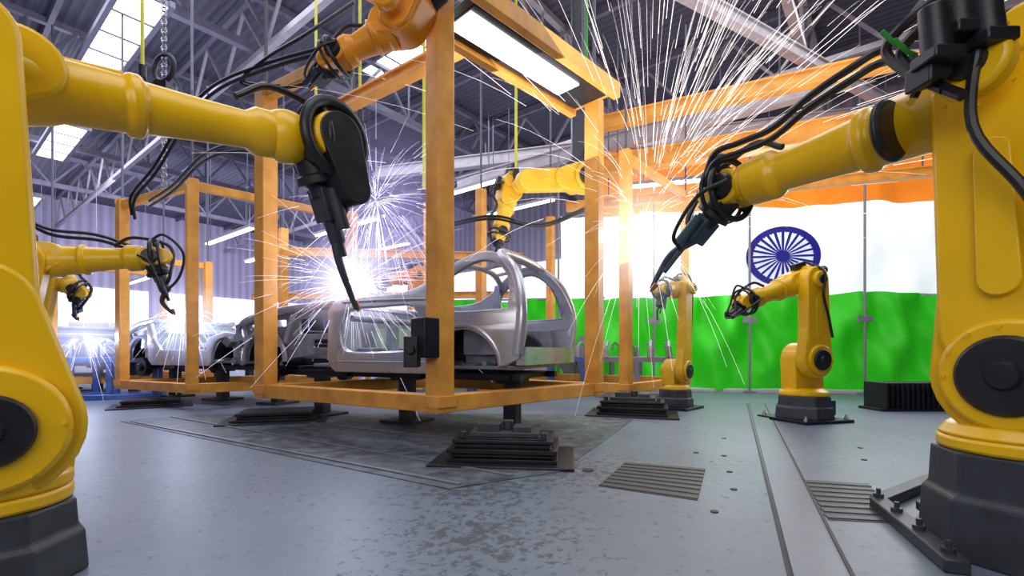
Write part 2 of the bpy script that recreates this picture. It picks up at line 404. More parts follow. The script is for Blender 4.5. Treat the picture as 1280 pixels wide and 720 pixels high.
    if dress:
        bm=NB(); tube(bm,c+c2[1:],.024*S,8); fin(bm,'cable',BLK,e)
    else:
        bm=NB(); tube(bm,[wr-d*.35*w_+ud*.14*w_,wr-d*.15*w_+ud*.24*w_]+c2[4:],.020*S,8); fin(bm,'cable',BLK,e)
    if detail:
        if dress:
            for t in (.25,.5,.72):
                bm=NB(); c_=el+d*L*t; beam(bm,c_+ud*.1*S,c_+ud*.25*S,.03*S,.06*S); ringtube(bm,c_+ud*.26*S,d,.05*S,.012*S,6,16)
                fin(bm,'cable_clamp',PLATE,e)
        for pts,rr in (([wr+ud*.2*w_,wr+ud*.27*w_+d*.15*w_,wr+d*.32*w_+ud*.05*w_,b0_+d*.2*w_,b0_+g*.2*w_+gx*.08*w_],.016),
            ([wr+s*.18*w_-d*.1*w_,wr+s*.25*w_+g*.1*w_,b0_+s*.2*w_+g*.15*w_,j0+g*.1*w_+s*.05*w_],.014))[:1 if ring else 2]:
            bm=NB(); tube(bm,pts,rr*S); fin(bm,'hose',BLK,e)
        bm=NB(); tube(bm,[el+ud*.3*S+s*.1*S,el+ud*.1*S+s*.32*S-d*.05,el-ax*.25*S+s*.33*S,el-ax*.55*S+s*.3*S-f*.12*S,sh+ax*.35*S+s*.28*S-f*.22*S],.020*S)
        fin(bm,'feed_hose',BLK,e)
    return e
robot((-2.06,1.86,0),(-2.06,1.86,.62),(-2.20,1.90,2.06),U(385,178,3.0),U(447,386,3.3),.3,1.0,1,label='large yellow welding robot reaching towards the car body with black gun',plate=False,br=.82,ur=.86,ws=1.15,W=.85,ring=True,dress=False,cap=.8)
rR=robot((2.30,2.12,0),(2.32,2.12,.80),(2.15,2.1,2.08),U(918,236,3.35),U(815,362,3.8),.46,1.03,-1,label='large yellow welding robot with black hoses on a dark pedestal',br=.95,plate=False,ur=.98,W=1.15,gunmat=GUNM,dress=False)
loc=V(rR.location)
for (px,py,D,r,L_) in ((1172,52,1.95,.055,.20),(1200,22,1.95,.06,.22),(1236,30,1.9,.055,.2)):
    bm=NB(); p=U(px,py,D)-loc; cyl(bm,p-V((0,0,.06)),p+V((-.02,0,L_-.06)),r,r*.9,18); box(bm,p-V((0,0,.07)),(r*2.3,r*2.3,.05)); fin(bm,'motor',BLK,rR,.008,label='black servo motor on top of the elbow')
bm=NB(); p=U(1160,92,2.0)-loc; box(bm,p,(.11,.12,.10),V((.9,.1,.3)).normalized(),V((-.1,.99,0)).normalized()); fin(bm,'valve_block',BLK,rR,.01,label='small black valve block')
bm=NB(); p=U(1108,165,2.45)-loc; dA=(U(918,236,3.35)-V((2.15,2.1,2.08))).normalized()
lathe(bm,p-dA*.04,dA,[(0,.14),(.02,.160),(.035,.160),(.05,.14)],24); fin(bm,'arm_clamp_ring',BLK,rR,.004,label='black clamp ring round the forearm')
robot((3.86,6.35,0),(3.86,6.3,.80),U(1006,352,6.3),U(935,376,6.05),U(908,398,5.95),.33,.82,-1,label='yellow robot on a low dark base near the banner',br=1.1,W=1.15,dress=False)
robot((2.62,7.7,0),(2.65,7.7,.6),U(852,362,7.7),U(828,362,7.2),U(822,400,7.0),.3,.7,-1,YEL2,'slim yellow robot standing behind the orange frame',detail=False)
robot((-4.75,4.55,0),(-4.75,4.55,.8),U(35,325,4.5),U(190,322,4.9),U(218,392,5.0),.35,.85,1,YEL,'yellow robot holding its arm level over the line',dress=False)
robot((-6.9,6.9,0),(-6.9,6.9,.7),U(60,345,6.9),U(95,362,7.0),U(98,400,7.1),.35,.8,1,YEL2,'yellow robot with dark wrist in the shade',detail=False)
robot((-2.3,11.0,0),(-2.3,11.0,.8),U(518,345,11.0),U(480,352,10.6),U(470,385,10.4),.35,.9,-1,ORA2,'orange robot behind the silver car body',detail=False,group='orange welding robots')
robot(U(560,-90,4.0),U(556,-70,4.0),U(500,18,3.95),U(425,70,4.1),U(388,112,4.3),S=.82,side=-1,paint=ORA2,label='orange robot hanging from the roof over the frame',hang=V((U(556,-70,4.0).x,4.0,CZ-1.3)),group='hanging robots',dress=False)
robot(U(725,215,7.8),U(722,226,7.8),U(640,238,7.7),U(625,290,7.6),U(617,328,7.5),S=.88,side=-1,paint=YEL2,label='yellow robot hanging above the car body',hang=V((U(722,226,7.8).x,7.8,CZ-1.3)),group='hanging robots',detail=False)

# ------------------------------------------------------------------ orange frames
def frame(P,z0,z1,w,label,tall=None,tops=(0,1,2,3)):
    c=sum(P,V((0,0,0)))/4; c.z=z0
    e=empty('carrier_frame',c,label,'steel frame','orange carrier frames')
    def part(nm,p0,p1,w_,h_,mat=ORA,up=V((0,0,1))):
        bm=NB(); beam(bm,p0-c,p1-c,w_,h_,up); return fin(bm,nm,mat,e,.008)
    for i,p in enumerate(P):
        d=(P[(i+1)%4]-p).normalized()
        zt=tall if (tall and i==0) else z1
        part('post',V((p.x,p.y,z0)),V((p.x,p.y,zt)),w,w,up=d)
        q=P[(i+1)%4]
        part('bottom_beam',V((p.x,p.y,z0+.08))+d*w*.5,V((q.x,q.y,z0+.08))-d*w*.5,w*.85,.15)
        if i in tops: part('top_beam',V((p.x,p.y,z1-.1))+d*w*.5,V((q.x,q.y,z1-.1))-d*w*.5,w*.6,.13)
        bm=NB(); box(bm,V((p.x,p.y,z0+.1))-c,(w*1.15,w*1.15,.1),d); fin(bm,'joint_plate',ORA,e,.004)
        bm=NB(); cyl(bm,V((p.x,p.y,zt))-c,V((p.x,p.y,CZ-1.2))-c,.02,seg=8); fin(bm,'hanger_rod',RODM,e)
    return e
P1=V((-.63,4.2,0));P2=V((-2.87,5.6,0));P3=V((1.01,5.9,0));P4=V((-1.23,7.35,0))
fr1=frame([P1,P3,P4,P2],.37,4.0,.18,'orange steel carrier frame enclosing the silver car body',tall=4.9,tops=(3,))
frame([V((-5.0,7.5,0)),V((-3.1,9.3,0)),V((-5,10.5,0)),V((-6.9,8.5,0))],.25,3.6,.16,'orange steel carrier frame round the second car body',tops=(0,3))
sh_=V((-4.0,1.9,0))
frame([V((-5.0,7.5,0))+sh_,V((-3.1,9.3,0))+sh_,V((-5,10.5,0))+sh_,V((-6.9,8.5,0))+sh_],.25,3.0,.16,'orange steel carrier frame at the far end of line',tops=(0,2))
frame([V((1.78,7.5,0)),V((3.4,9.4,0)),V((.9,11.2,0)),V((-.6,9.3,0))],.25,4.05,.16,'orange steel frame behind the first car body',tops=(0,))
e=empty('clamp_box',V((-.70,4.12,1.02)),'black clamp box bolted to the orange post','clamp')
bm=NB(); dd_=(P3-P1).normalized(); box(bm,V((-.04,-.03,0)),(.16,.20,.34),dd_); fin(bm,'clamp_body',PLATE,e,.01)
bm=NB(); box(bm,V((-.15,-.03,-.12)),(.12,.14,.26)); cyl(bm,V((-.15,-.09,-.1)),V((-.15,-.14,-.1)),.04); fin(bm,'bracket',PLATE,e,.008)
def obeam(p0,p1,w,h,label,mat=ORA,name='overhead_beam',hang=True):
    p0=V(p0);p1=V(p1); c=(p0+p1)/2; e=empty(name,c,label,'steel beam','overhead beams')
    bm=NB(); beam(bm,p0-c,p1-c,w,h); d=(p1-p0).normalized()
    for s in (-1,1): beam(bm,p0-c+V((0,0,s*h/2)),p1-c+V((0,0,s*h/2)),w*1.7,.03)
    fin(bm,'beam_body',mat,e,.004)
    if hang:
        for t in (.12,.88):
            bm=NB(); q=p0.lerp(p1,t); cyl(bm,q-c,V((q.x,q.y,CZ-1.2))-c,.016,seg=8); fin(bm,'hanger_rod',RODM,e)
obeam((-.20,4.85,4.15),(-2.3,6.4,4.15),.10,.12,'orange beam crossing over the carrier frame')
obeam((1.35,9.9,4.62),(7.6,7.0,4.62),.16,.34,'long orange crane girder in front of banner')
obeam((1.2,10.6,4.1),(8.6,8.8,4.3),.1,.16,'slim orange overhead rail')
obeam((1.4,9.2,5.2),(8.0,5.9,5.2),.12,.22,'orange crane rail high before the banner')
obeam((-6.5,12.4,3.5),(.3,13.2,3.5),.12,.18,'orange cross rail further down the hall')
obeam((-8,14.8,2.6),(0.2,14.2,2.6),.10,.16,'orange cross rail at the far machines')
obeam((5.8,8.2,5.6),(-1.5,13.5,5.6),.14,.3,'pale grey crane rail below the roof',TRUSS)
obeam((9.5,10.5,6.3),(-4,14.5,6.3),.14,.3,'pale grey crane rail below the roof',TRUSS)
obeam((1.2,6.4,6.3),(9,10.9,6.3),.10,.2,'pale grey crane rail below the roof',TRUSS)

# ------------------------------------------------------------------ light fixture
d13=(P3-P1).normalized(); n13=V((d13.y,-d13.x,0))
c=P1+d13*1.2+n13*.03+V((0,0,3.9))
e=empty('light_fixture',c,'long white panel lamp in dark housing between orange beams','ceiling lamp')
bm=NB(); box(bm,V((0,0,.06)),(2.05,.46,.12),d13); fin(bm,'lamp_housing',PLATE,e,.01)
bm=NB(); box(bm,-d13*.2,(1.6,.30,.03),d13); fin(bm,'lamp_panel',LAMP,e,label='glowing white panel')
for o_ in (-.30,.33):
    bm=NB(); box(bm,n13*o_-d13*.35+V((0,0,.04)),(2.9,.09,.17),d13); fin(bm,'side_beam',ORA,e,.006)
bm=NB(); box(bm,d13*1.05+V((0,0,.08)),(.10,.60,.12),d13); fin(bm,'cross_piece',ORA,e,.006)
for k in (-.9,.9):
    bm=NB(); cyl(bm,d13*k+V((0,0,.1)),d13*k+V((0,0,CZ-1.2-3.9)),.02,seg=8); fin(bm,'hanger_rod',RODM,e)
def strip(p,L,d,label='slim white fluorescent strip lamp hung from roof'):
    d=V(d).normalized(); e=empty('strip_lamp',p,label,'ceiling lamp','strip lamps')
    bm=NB(); box(bm,V((0,0,.05)),(L,.2,.07),d); fin(bm,'lamp_housing',GRYP,e)
    bm=NB(); box(bm,V((0,0,0)),(L*.97,.13,.04),d); fin(bm,'lamp_tube',LAMP,e)
    for k in (-.4,.4):
        bm=NB(); cyl(bm,d*L*k+V((0,0,.08)),d*L*k+V((0,0,CZ-.2-p[2])),.008,seg=6); fin(bm,'hanger_rod',RODM,e)
for px,py,D in ((285,296,14),(170,352,20),(330,322,19),(475,312,17),(110,325,18),(60,340,16),(430,285,14.5),(640,262,15),(590,235,13),(880,225,10.5)):
    strip(U(px,py,D),3.2,A if px<650 else (1,-.3,0))

# ------------------------------------------------------------------ car body
def plate_curve(outer,holes,ext,bev):
    cu=bpy.data.curves.new('tmp','CURVE'); cu.dimensions='2D'; cu.fill_mode='BOTH'; cu.extrude=ext; cu.bevel_depth=bev; cu.bevel_resolution=2
    for pts in [outer]+holes:
        sp=cu.splines.new('POLY'); sp.points.add(len(pts)-1)
        for i,(x,y) in enumerate(pts): sp.points[i].co=(x,y,0,1)
        sp.use_cyclic_u=True
    ob=bpy.data.objects.new('tmp',cu); C.objects.link(ob)
    dg=bpy.context.evaluated_depsgraph_get(); me=bpy.data.meshes.new_from_object(ob.evaluated_get(dg))
    bm=NB(); bm.from_mesh(me); bpy.data.objects.remove(ob); bpy.data.meshes.remove(me)
    bmesh.ops.remove_doubles(bm,verts=bm.verts[:],dist=.0004)
    return bm
def arc(cx,cz,r,t0,t1,n=12): return [(cx+r*math.cos(math.radians(t0+(t1-t0)*i/n)),cz+r*math.sin(math.radians(t0+(t1-t0)*i/n))) for i in range(n+1)]
def sm2(pts,n=4): return [(p.x,p.y) for p in smooth_path([V((a,b,0)) for a,b in pts],n)]
def rr(x0,z0,x1,z1,c=.03): return [(x0+c,z0),(x1-c,z0),(x1,z0+c),(x1,z1-c),(x1-c,z1),(x0+c,z1),(x0,z1-c),(x0,z0+c)]
# E = extra nose length ahead of the firewall
def car(loc,rot,label,paint=SILV,front=SILVD,low=False,E=0.):
    e=empty('unfinished_car',loc,label,'car','unpainted car bodies',rot)
    if low:
        top=[(-1.9,.82),(-1.95,1.0),(-1.8,1.12),(-1.35,1.2),(-.95,1.1),(-.88,.90),(.4,.90),(.55,1.1),(.74,1.38)]
        door=None
    else:
        top=sm2([(-1.93,.82),(-2.0,1.1),(-1.97,1.42),(-1.82,1.74),(-1.6,1.9),(-1.4,1.93),(-1.15,1.84),(-.85,1.64),(-.55,1.53),(0,1.5),(.30,1.49),(.44,1.46)])
        door=sm2([(-.76,.88),(-.86,1.1),(-.74,1.38),(-.3,1.40),(.12,1.38),(.28,1.24),(.28,.98),(.18,.87),(-.2,.86),(-.76,.88)],3)[:-1]
        win=sm2([(-1.84,1.30),(-1.82,1.5),(-1.74,1.70),(-1.55,1.84),(-1.32,1.83),(-1.02,1.64),(-.96,1.48),(-1.05,1.34),(-1.3,1.28),(-1.84,1.30)],3)[:-1]
    fwx=.78 if low else .46      # firewall x
    outer=top+[(fwx+.02,1.35),(fwx-.02,1.0),(fwx+.02,.74),(fwx-.08,.66),(-.9,.66)]+arc(-1.35,.74,.38,0,180)+[(-1.8,.76)]
    def yy(x,z): return .82-.10*(abs(x)/2)**4-max(0,z-1.35)*.42+.04*math.exp(-((z-1.15)/.25)**2)
    fo=[(fwx,1.43),(fwx,.90),(.84+E*.9,.80)]+arc(1.25+E,.76,.37,180,0)+[(1.8+E,.70),(1.98+E,.78),(1.99+E,1.02),(1.9+E,1.18),(1.6+E,1.28),(1.15+E*.6,1.38)]
    fh=[rr(1.68+E,.86,1.86+E,1.04),rr(fwx+.1,1.10,.98+E*.3,1.30),rr(1.45+E,1.17,1.62+E,1.25,.02),rr(1.05+E*.6,1.2,1.2+E*.8,1.3,.02),rr(fwx+.12,.93,.80+E*.2,1.04,.02)]
    for sgn in (1,-1):
        bm=plate_curve(outer,[] if low else [door,win],.02,.012)
        for v in bm.verts:
            x,z,t=v.co.x,v.co.y,v.co.z
            v.co=V((x,(yy(x,z)+t)*sgn,z))
        fin(bm,'body_side',paint,e)
        bm=plate_curve(fo,fh,.012,.006)
        for v in bm.verts:
            x,z,t=v.co.x,v.co.y,v.co.z
            v.co=V((x,(.70-.06*max(0,x-1-E)+t)*sgn,z))
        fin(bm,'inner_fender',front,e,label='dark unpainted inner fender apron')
        bm=NB()
        tube(bm,[V((fwx,sgn*.74,1.46)),V((1.2+E*.5,sgn*.76,1.40)),V((1.6+E,sgn*.72,1.30)),V((1.9+E,sgn*.62,1.17)),V((2.0+E,sgn*.5,.98))],.05,8)
        tube(bm,[V((x,sgn*.74,z)) for x,z in arc(1.25+E,.76,.40,0,180,14)],.035,8,raw=True)
        beam(bm,V((fwx+.04,sgn*.74,1.38)),V((fwx+.08,sgn*.74,.78)),.06,.12); beam(bm,V((1.0+E*.4,sgn*.73,1.36)),V((.95+E*.8,sgn*.73,1.0)),.05,.07); beam(bm,V((1.72+E,sgn*.69,1.22)),V((1.62+E,sgn*.72,.98)),.05,.07)
        fin(bm,'fender_rail',paint,e)
        if not low:
            bm=NB(); tube(bm,[V((x,sgn*(yy(x,z)-.02),z)) for x,z in door],.024,8,closed=True,raw=True); fin(bm,'door_opening_rim',paint,e)
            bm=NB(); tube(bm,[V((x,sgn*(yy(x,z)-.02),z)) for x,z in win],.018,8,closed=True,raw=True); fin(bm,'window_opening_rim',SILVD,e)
            bm=NB()
            tube(bm,[V((x,sgn*(yy(x,1.43)+.03),1.46-.02*x*x)) for x in [-.9+.15*i for i in range(9)]],.010,6)
            tube(bm,[V((x,sgn*(yy(x,z)+.03),z)) for x,z in arc(-1.35,.75,.40,0,180,16)],.020,8,raw=True)
            tube(bm,[V((-1.0,sgn*(yy(-1,.9)+.03),.9)),V((-.98,sgn*(yy(-1,1.2)+.03),1.2)),V((-.92,sgn*(yy(-.9,1.44)+.03),1.46))],.008,6)
            tube(bm,[V((x,sgn*(yy(x,.78)+.03),.77)) for x in [-.88+.15*i for i in range(9)]],.012,6)
            fin(bm,'panel_crease',paint,e)
        for cx in (1.25+E,-1.35):
            bm=NB(); n=14; q_=.36; y0=.8 if cx<0 else .69
            a=[];b=[]
            for i in range(n+1):
                t=math.pi*i/n; a.append(bm.verts.new((cx+q_*math.cos(t),sgn*y0,.76+q_*math.sin(t)))); b.append(bm.verts.new((cx+q_*math.cos(t),sgn*.45,.76+q_*math.sin(t))))
            for i in range(n): bm.faces.new((a[i],a[i+1],b[i+1],b[i]))
            bm.faces.new(b)
            fin(bm,'wheel_housing',BLK,e,label='dark wheel arch liner')
        bm=NB(); box(bm,V((1.0+E/2,sgn*.36,.86)),(1.9+E,.1,.14)); box(bm,V((1.78+E,sgn*.36,.95)),(.34,.14,.1)); fin(bm,'front_rail',front,e,.01)
        bm=NB(); lathe(bm,V((1.2+E,sgn*.55,.95)),(0,0,1),[(0,.2),(.3,.17),(.42,.13),(.50,.07)],20); fin(bm,'strut_tower',paint,e)
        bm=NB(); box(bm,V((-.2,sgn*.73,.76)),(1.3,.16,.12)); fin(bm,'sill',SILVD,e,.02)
        bm=NB(); cyl(bm,V((1.25+E,sgn*.62,.6)),V((1.25+E,sgn*.74,.6)),.17,.17,20); cyl(bm,V((1.25+E,sgn*.74,.6)),V((1.25+E,sgn*.79,.6)),.07,.06,16)
        beam(bm,V((1.25+E,sgn*.6,.6)),V((1.2+E,sgn*.55,1.0)),.08); beam(bm,V((1.25+E,sgn*.6,.58)),V((1.1+E,sgn*.3,.66)),.07,.1)
        fin(bm,'wheel_hub',PLATE,e,.004,label='dark bare wheel hub and suspension strut')
        bm=NB(); hull(bm,[(V((1.98+E,sgn*.56,1.08)),.085),(V((1.98+E,sgn*.38,1.05)),.05)],V((1,sgn*.25,0)),.06); fin(bm,'headlamp_pocket',BLK,e,.01)
    bm=NB(); box(bm,V((-.45,0,.72)),(2.7,1.4,.04))
    for k in range(5): box(bm,V((-1.5+k*.42,0,.76)),(.06,1.36,.05))
    box(bm,V((-.4,0,.82)),(1.7,.26,.16)); box(bm,V((-1.55,0,.80)),(.7,1.1,.1))
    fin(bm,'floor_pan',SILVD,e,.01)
    bm=NB(); box(bm,V((fwx,0,1.1)),(.04,1.40,.66)); box(bm,V((fwx+.08,0,1.44)),(.26,1.44,.06)); fin(bm,'firewall',paint,e,.01)
    bm=NB(); cyl(bm,V((fwx-.2,-.72,1.28)),V((fwx-.2,.72,1.28)),.04); box(bm,V((fwx-.22,0,1.05)),(.08,.16,.46)); fin(bm,'dash_crossbeam',SILVD,e,.006)
    bm=NB()
    tube(bm,[V((2.12+E-.16*(y/.75)**2,y,1.02)) for y in [-.78+.156*i for i in range(11)]],.075,4)
    tube(bm,[V((2.06+E-.16*(y/.75)**2,y,.76)) for y in [-.7+.14*i for i in range(11)]],.05,4)
    tube(bm,[V((1.96+E-.2*(y/.75)**2,y,1.22)) for y in [-.75+.15*i for i in range(11)]],.035,8)
    for y in (-.62,-.3,0,.3,.62): beam(bm,V((1.98+E,y,.72)),V((1.92+E,y,1.2)),.05)
    fin(bm,'bumper_beam',front,e,label='dark grey front bumper beam and radiator support')
    bm=NB(); box(bm,V((1.3+E,0,.66)),(.7,.9,.08)); box(bm,V((1.3+E,0,.85)),(.45,.5,.3)); cyl(bm,V((1.1+E,.1,1.0)),V((1.5+E,.1,1.05)),.12); box(bm,V((1.35+E,-.2,1.1)),(.3,.25,.16)); cyl(bm,V((1.0,.3,1.2)),V((1.0,.3,1.44)),.1); box(bm,V((1.5+E,.3,1.08)),(.22,.18,.2))
    for k in range(5): box(bm,V((.85+k*.2+E*.5,-.1+.1*k,1.28)),(.1,.18,.2+.06*(k%2)))
    fin(bm,'engine_cradle',PLATE,e,.015)
    if not low:
        bm=NB()
        tube(bm,[V((-1.93,-.78,.86)),V((-1.97,-.77,1.3)),V((-1.85,-.66,1.68)),V((-1.62,-.52,1.9)),V((-1.6,-.25,1.94)),V((-1.6,.25,1.94)),V((-1.62,.52,1.9)),V((-1.85,.66,1.68)),V((-1.97,.77,1.3)),V((-1.93,.78,.86))],.055,10)
        box(bm,V((-1.95,0,.84)),(.1,1.5,.18)); 
        tube(bm,[V((-1.05,-.64,1.72)),V((-1.08,-.3,1.86)),V((-1.08,.3,1.86)),V((-1.05,.64,1.72))],.035,8)
        for y in (-.45,0,.45): beam(bm,V((-1.6,y,1.93)),V((-1.08,y,1.86)),.05,.03)
        fin(bm,'hatch_frame',paint,e)
        bm=NB(); beam(bm,V((-.9,.6,.8)),V((-1.0,.62,1.75)),.06,.08); beam(bm,V((-.9,-.6,.8)),V((-1.0,-.62,1.75)),.06,.08)
        beam(bm,V((-.95,-.62,1.3)),V((-.95,.62,1.3)),.05,.1); beam(bm,V((-.95,-.6,.8)),V((-.95,0,1.3)),.04); beam(bm,V((-.95,.6,.8)),V((-.95,0,1.3)),.04)
        box(bm,V((-1.5,.62,1.0)),(.5,.1,.3)); box(bm,V((-1.5,-.62,1.0)),(.5,.1,.3))
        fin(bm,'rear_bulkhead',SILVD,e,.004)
    else:
        bm=NB(); box(bm,V((-1.92,0,.95)),(.08,1.5,.2)); lathe(bm,V((-1.4,.5,.8)),(0,0,1),[(0,.2),(.3,.15),(.36,.08)],16); lathe(bm,V((-1.4,-.5,.8)),(0,0,1),[(0,.2),(.3,.15),(.36,.08)],16)
        beam(bm,V((-.2,-.75,1.0)),V((-.2,.75,1.0)),.08); beam(bm,V((.45,-.75,1.25)),V((.45,.75,1.25)),.08)
        fin(bm,'rear_panel',paint,e,.01)
    return e
th=math.atan2(.43,-.9)
car1=car((-1.35,6.2,0.02),th,'bare silver car body on a dark skid inside orange frame',E=.5)
car2=car((-5.45,9.05,.02),th,'low bare blue-grey car underbody in the second orange frame',SILVB,SILV,low=True)
copy_tree(car2,(-9.5,11.0,.02),th,'low bare car underbody inside the far orange frame')
copy_tree(car2,(-8.6,13.9,.02),th,'low bare car underbody on the rear line')
copy_tree(car2,(-4.2,12.2,.02),th,'low bare car underbody on the rear line')
def skid(c,rot,label):
    e=empty('car_skid',c,label,'skid','car skids',rot)
    bm=NB()
    for s in (-1,1): box(bm,V((0,s*.5,.635)),(3.7,.1,.07))
    for x in (-1.7,-.6,.5,1.6): box(bm,V((x,0,.635)),(.1,1.2,.06))
    fin(bm,'skid_rail',PLATE,e,.006)
    for x,y in ((-1.5,0),(1.5,0),(.0,0)):
        bm=NB(); box(bm,V((x,y,.31)),(.16,.16,.6)); box(bm,V((x,y,.02)),(.5,.5,.04)); box(bm,V((x,y,.57)),(.3,.3,.06)); fin(bm,'support_leg',DRK,e,.006)
skid((-1.35,6.2,0),th,'black skid carrying the silver car body'); skid((-5.45,9.05,0),th,'black skid under second car body'); skid((-9.5,11.0,0),th,'black skid under far car body'); skid((-8.6,13.9,0),th,'black skid under rear line car body'); skid((-4.2,12.2,0),th,'black skid under rear line car body')

# ------------------------------------------------------------------ pedestals
def pedestal(c,s,ang,label,flat=False):
    e=empty('lift_pedestal',c,label,'lift table','black lift pedestals',ang)
    bm=NB(); box(bm,V((0,0,.012*s)),(1.25*s,.95*s,.024*s)); fin(bm,'base_plate',PLATE,e,.008)
    z=.024*s
    bm=NB()
    for k,(w,h) in enumerate(((.98,.03),(.84,.025),(.88,.035)) if flat else ((.96,.03),(.90,.025),(.96,.04),(.84,.03),(.88,.03))):
        box(bm,V((0,0,z+h*s/2)),(w*s,w*.7*s,h*s)); z+=h*s; box(bm,V((0,0,z+.004*s)),(w*.88*s,w*.6*s,.01*s)); z+=.008*s
    fin(bm,'plate_stack',PLATE,e,.01)
    if not flat:
        bm=NB(); box(bm,V((0,0,z+.02)),(.62*s,.4*s,.04)); box(bm,V((-.14*s,0,z+.07)),(.2*s,.3*s,.07)); box(bm,V((.16*s,-.05,z+.06)),(.16*s,.2*s,.05)); cyl(bm,V((.02*s,0,z+.04)),V((.02*s,0,z+.12)),.05*s)
        for i in (-1,1): cyl(bm,V((i*.36*s,-.22*s,z)),V((i*.36*s,-.22*s,z+.05)),.03*s,seg=10)
        fin(bm,'top_pad',DRK,e,.006)
pedestal((-.05,4.10,0),.92,-.12,'stacked black steel pedestal on the factory floor')
pedestal((1.75,6.95,0),1.0,-.3,'stacked black steel pedestal beside the frame')
pedestal((-3.1,6.35,0),1.0,.3,'low black steel pedestal beneath the car nose',True)
pedestal((-6.0,8.0,0),.9,.6,'low black steel pedestal by second frame',True)

# ------------------------------------------------------------------ floor items
TRK=M('oily_track_plate',(.13,.155,.185),.48,.2,.3,7,bump=.4,dirt=(.035,.040,.048))
def slab(name,pts,z0,z1,mat,label,cat,bev=0.,group=None):
    bm=NB(); c=sum([V(p) for p in pts],V((0,0,0)))/len(pts)
    prism(bm,[V((p[0],p[1],z0)) for p in pts],(0,0,z1-z0)); return fin(bm,name,mat,None,bev,False,label,cat,None,group,shift=V((c.x,c.y,z0)))
slab('track_plate',[G(560,612),G(700,590),G(760,548),G(800,518),G(250,518),G(150,527)],.0,.006,TRK,'worn oily dark steel track plate set in floor','floor plate')
TRKL=M('track_line',(.22,.23,.26),.4,.4,.2,8)
for i,(a,b) in enumerate((((165,528),(575,607)),((215,522),(640,596)),((300,519),(715,567)))):
    p=G(*a);q=G(*b); d=(q-p).normalized(); n=V((-d.y,d.x,0))*.018
    slab('track_rail',[p-n,q-n,q+n,p+n],.0,.016,TRKL,'thin steel rail strip across the dark plate','rail',group='floor rails')
def gline(pxb,pyb,pxt,pyt,w,mat,label,name='floor_rail',h=.015):
    p=G(pxb,pyb);q=G(pxt,pyt); d=(p-q).normalized(); p=p+d*1.2; n=V((-d.y,d.x,0))*w/2
    slab(name,[p-n,q-n,q+n,p+n],0,h,mat,label,'rail',group='floor guide strips')
RS=M('rail_strip',(.15,.185,.235),.38,.1,.15,8); RSD=M('groove_dark',(.035,.035,.04),.6,0,.2,8)
gline(1022,716,944,505,.19,RS,'raised grey guide strip along the floor',h=.02)
gline(986,716,934,505,.016,RSD,'dark groove beside the guide strip','floor_groove',.005)
gline(1064,716,956,505,.016,RSD,'dark groove beside the guide strip','floor_groove',.005)
def grille(pts,label,n=8):
    p=[G(*q) for q in pts]; c=sum(p,V((0,0,0)))/4; e=empty('floor_grille',c,label,'floor grate','floor grates')
    bm=NB(); prism(bm,[q-c for q in p],(0,0,.003)); fin(bm,'grate_recess',RSD,e,smooth=False)
    for i in range(n):
        bm=NB(); t=(i+.5)/n; beam(bm,p[0].lerp(p[3],t)-c+V((0,0,.004)),p[1].lerp(p[2],t)-c+V((0,0,.004)),.058,.006); fin(bm,'grate_bar',DRK,e,smooth=False)
grille([(782,578),(882,586),(872,626),(748,608)],'dark grey slatted floor grate flush with the concrete')
grille([(1005,600),(1085,605),(1125,655),(1035,650)],'dark grey slatted floor grate beside the guide strip')
for i,(x,y) in enumerate(((905,570),(912,590),(917,612),(870,566),(735,588),(905,548),(893,640),(1075,560),(1080,575))):
    p=G(x,y); bm=NB(); cyl(bm,V((0,0,0)),V((0,0,.006)),.022 if i!=4 else .045,seg=16); o=fin(bm,'floor_bolt',RSD,None,0,True,'small round dark bolt cover in the floor','floor bolt',group='floor bolts'); o.location=p
o_=G(1140,668); e=empty('mounting_frame',o_,'black steel mounting frame bolted to the floor','mounting frame')
q=[G(1098,634),G(1185,708),G(1290,640),G(1215,585)]
bm=NB()
for a,b in ((0,1),(0,3)):
    beam(bm,q[a]-o_+V((0,0,.03)),q[b]-o_+V((0,0,.03))+(q[b]-q[a])*.1,.09,.06)
box(bm,G(1190,660)-o_+V((0,0,.05)),(.42,.16,.05),(q[1]-q[0]).normalized())
fin(bm,'frame_rail',DRK,e,.008)
for t in (0,.33,.66,1.):
    bm=NB(); c_=q[0].lerp(q[1],t)-o_; lathe(bm,c_+V((0,0,.06)),(0,0,1),[(0,.026),(.02,.026),(.021,.012),(.05,.012)],8); fin(bm,'bolt',DRK,e)
bm=NB(); a=G(1170,650)-o_; tube(bm,[a+V((0,0,.05)),a+V((.12,-.05,.11)),a+V((.25,-.02,.08)),a+V((.4,-.1,.05))],.018); fin(bm,'hose',BLK,e)
c_=G(1135,512); c_.z=0; e=empty('ribbed_barrier',c_,'low black ribbed protective bellows on the floor','barrier')
bm=NB(); box(bm,V((0,0,.2)),(1.0,.4,.36)); box(bm,V((0,0,.02)),(1.2,.5,.04))
for k in range(14): box(bm,V((-.5+k*.077,0,.22)),(.035,.48,.42))
fin(bm,'bellows',PLATE,e,.004)

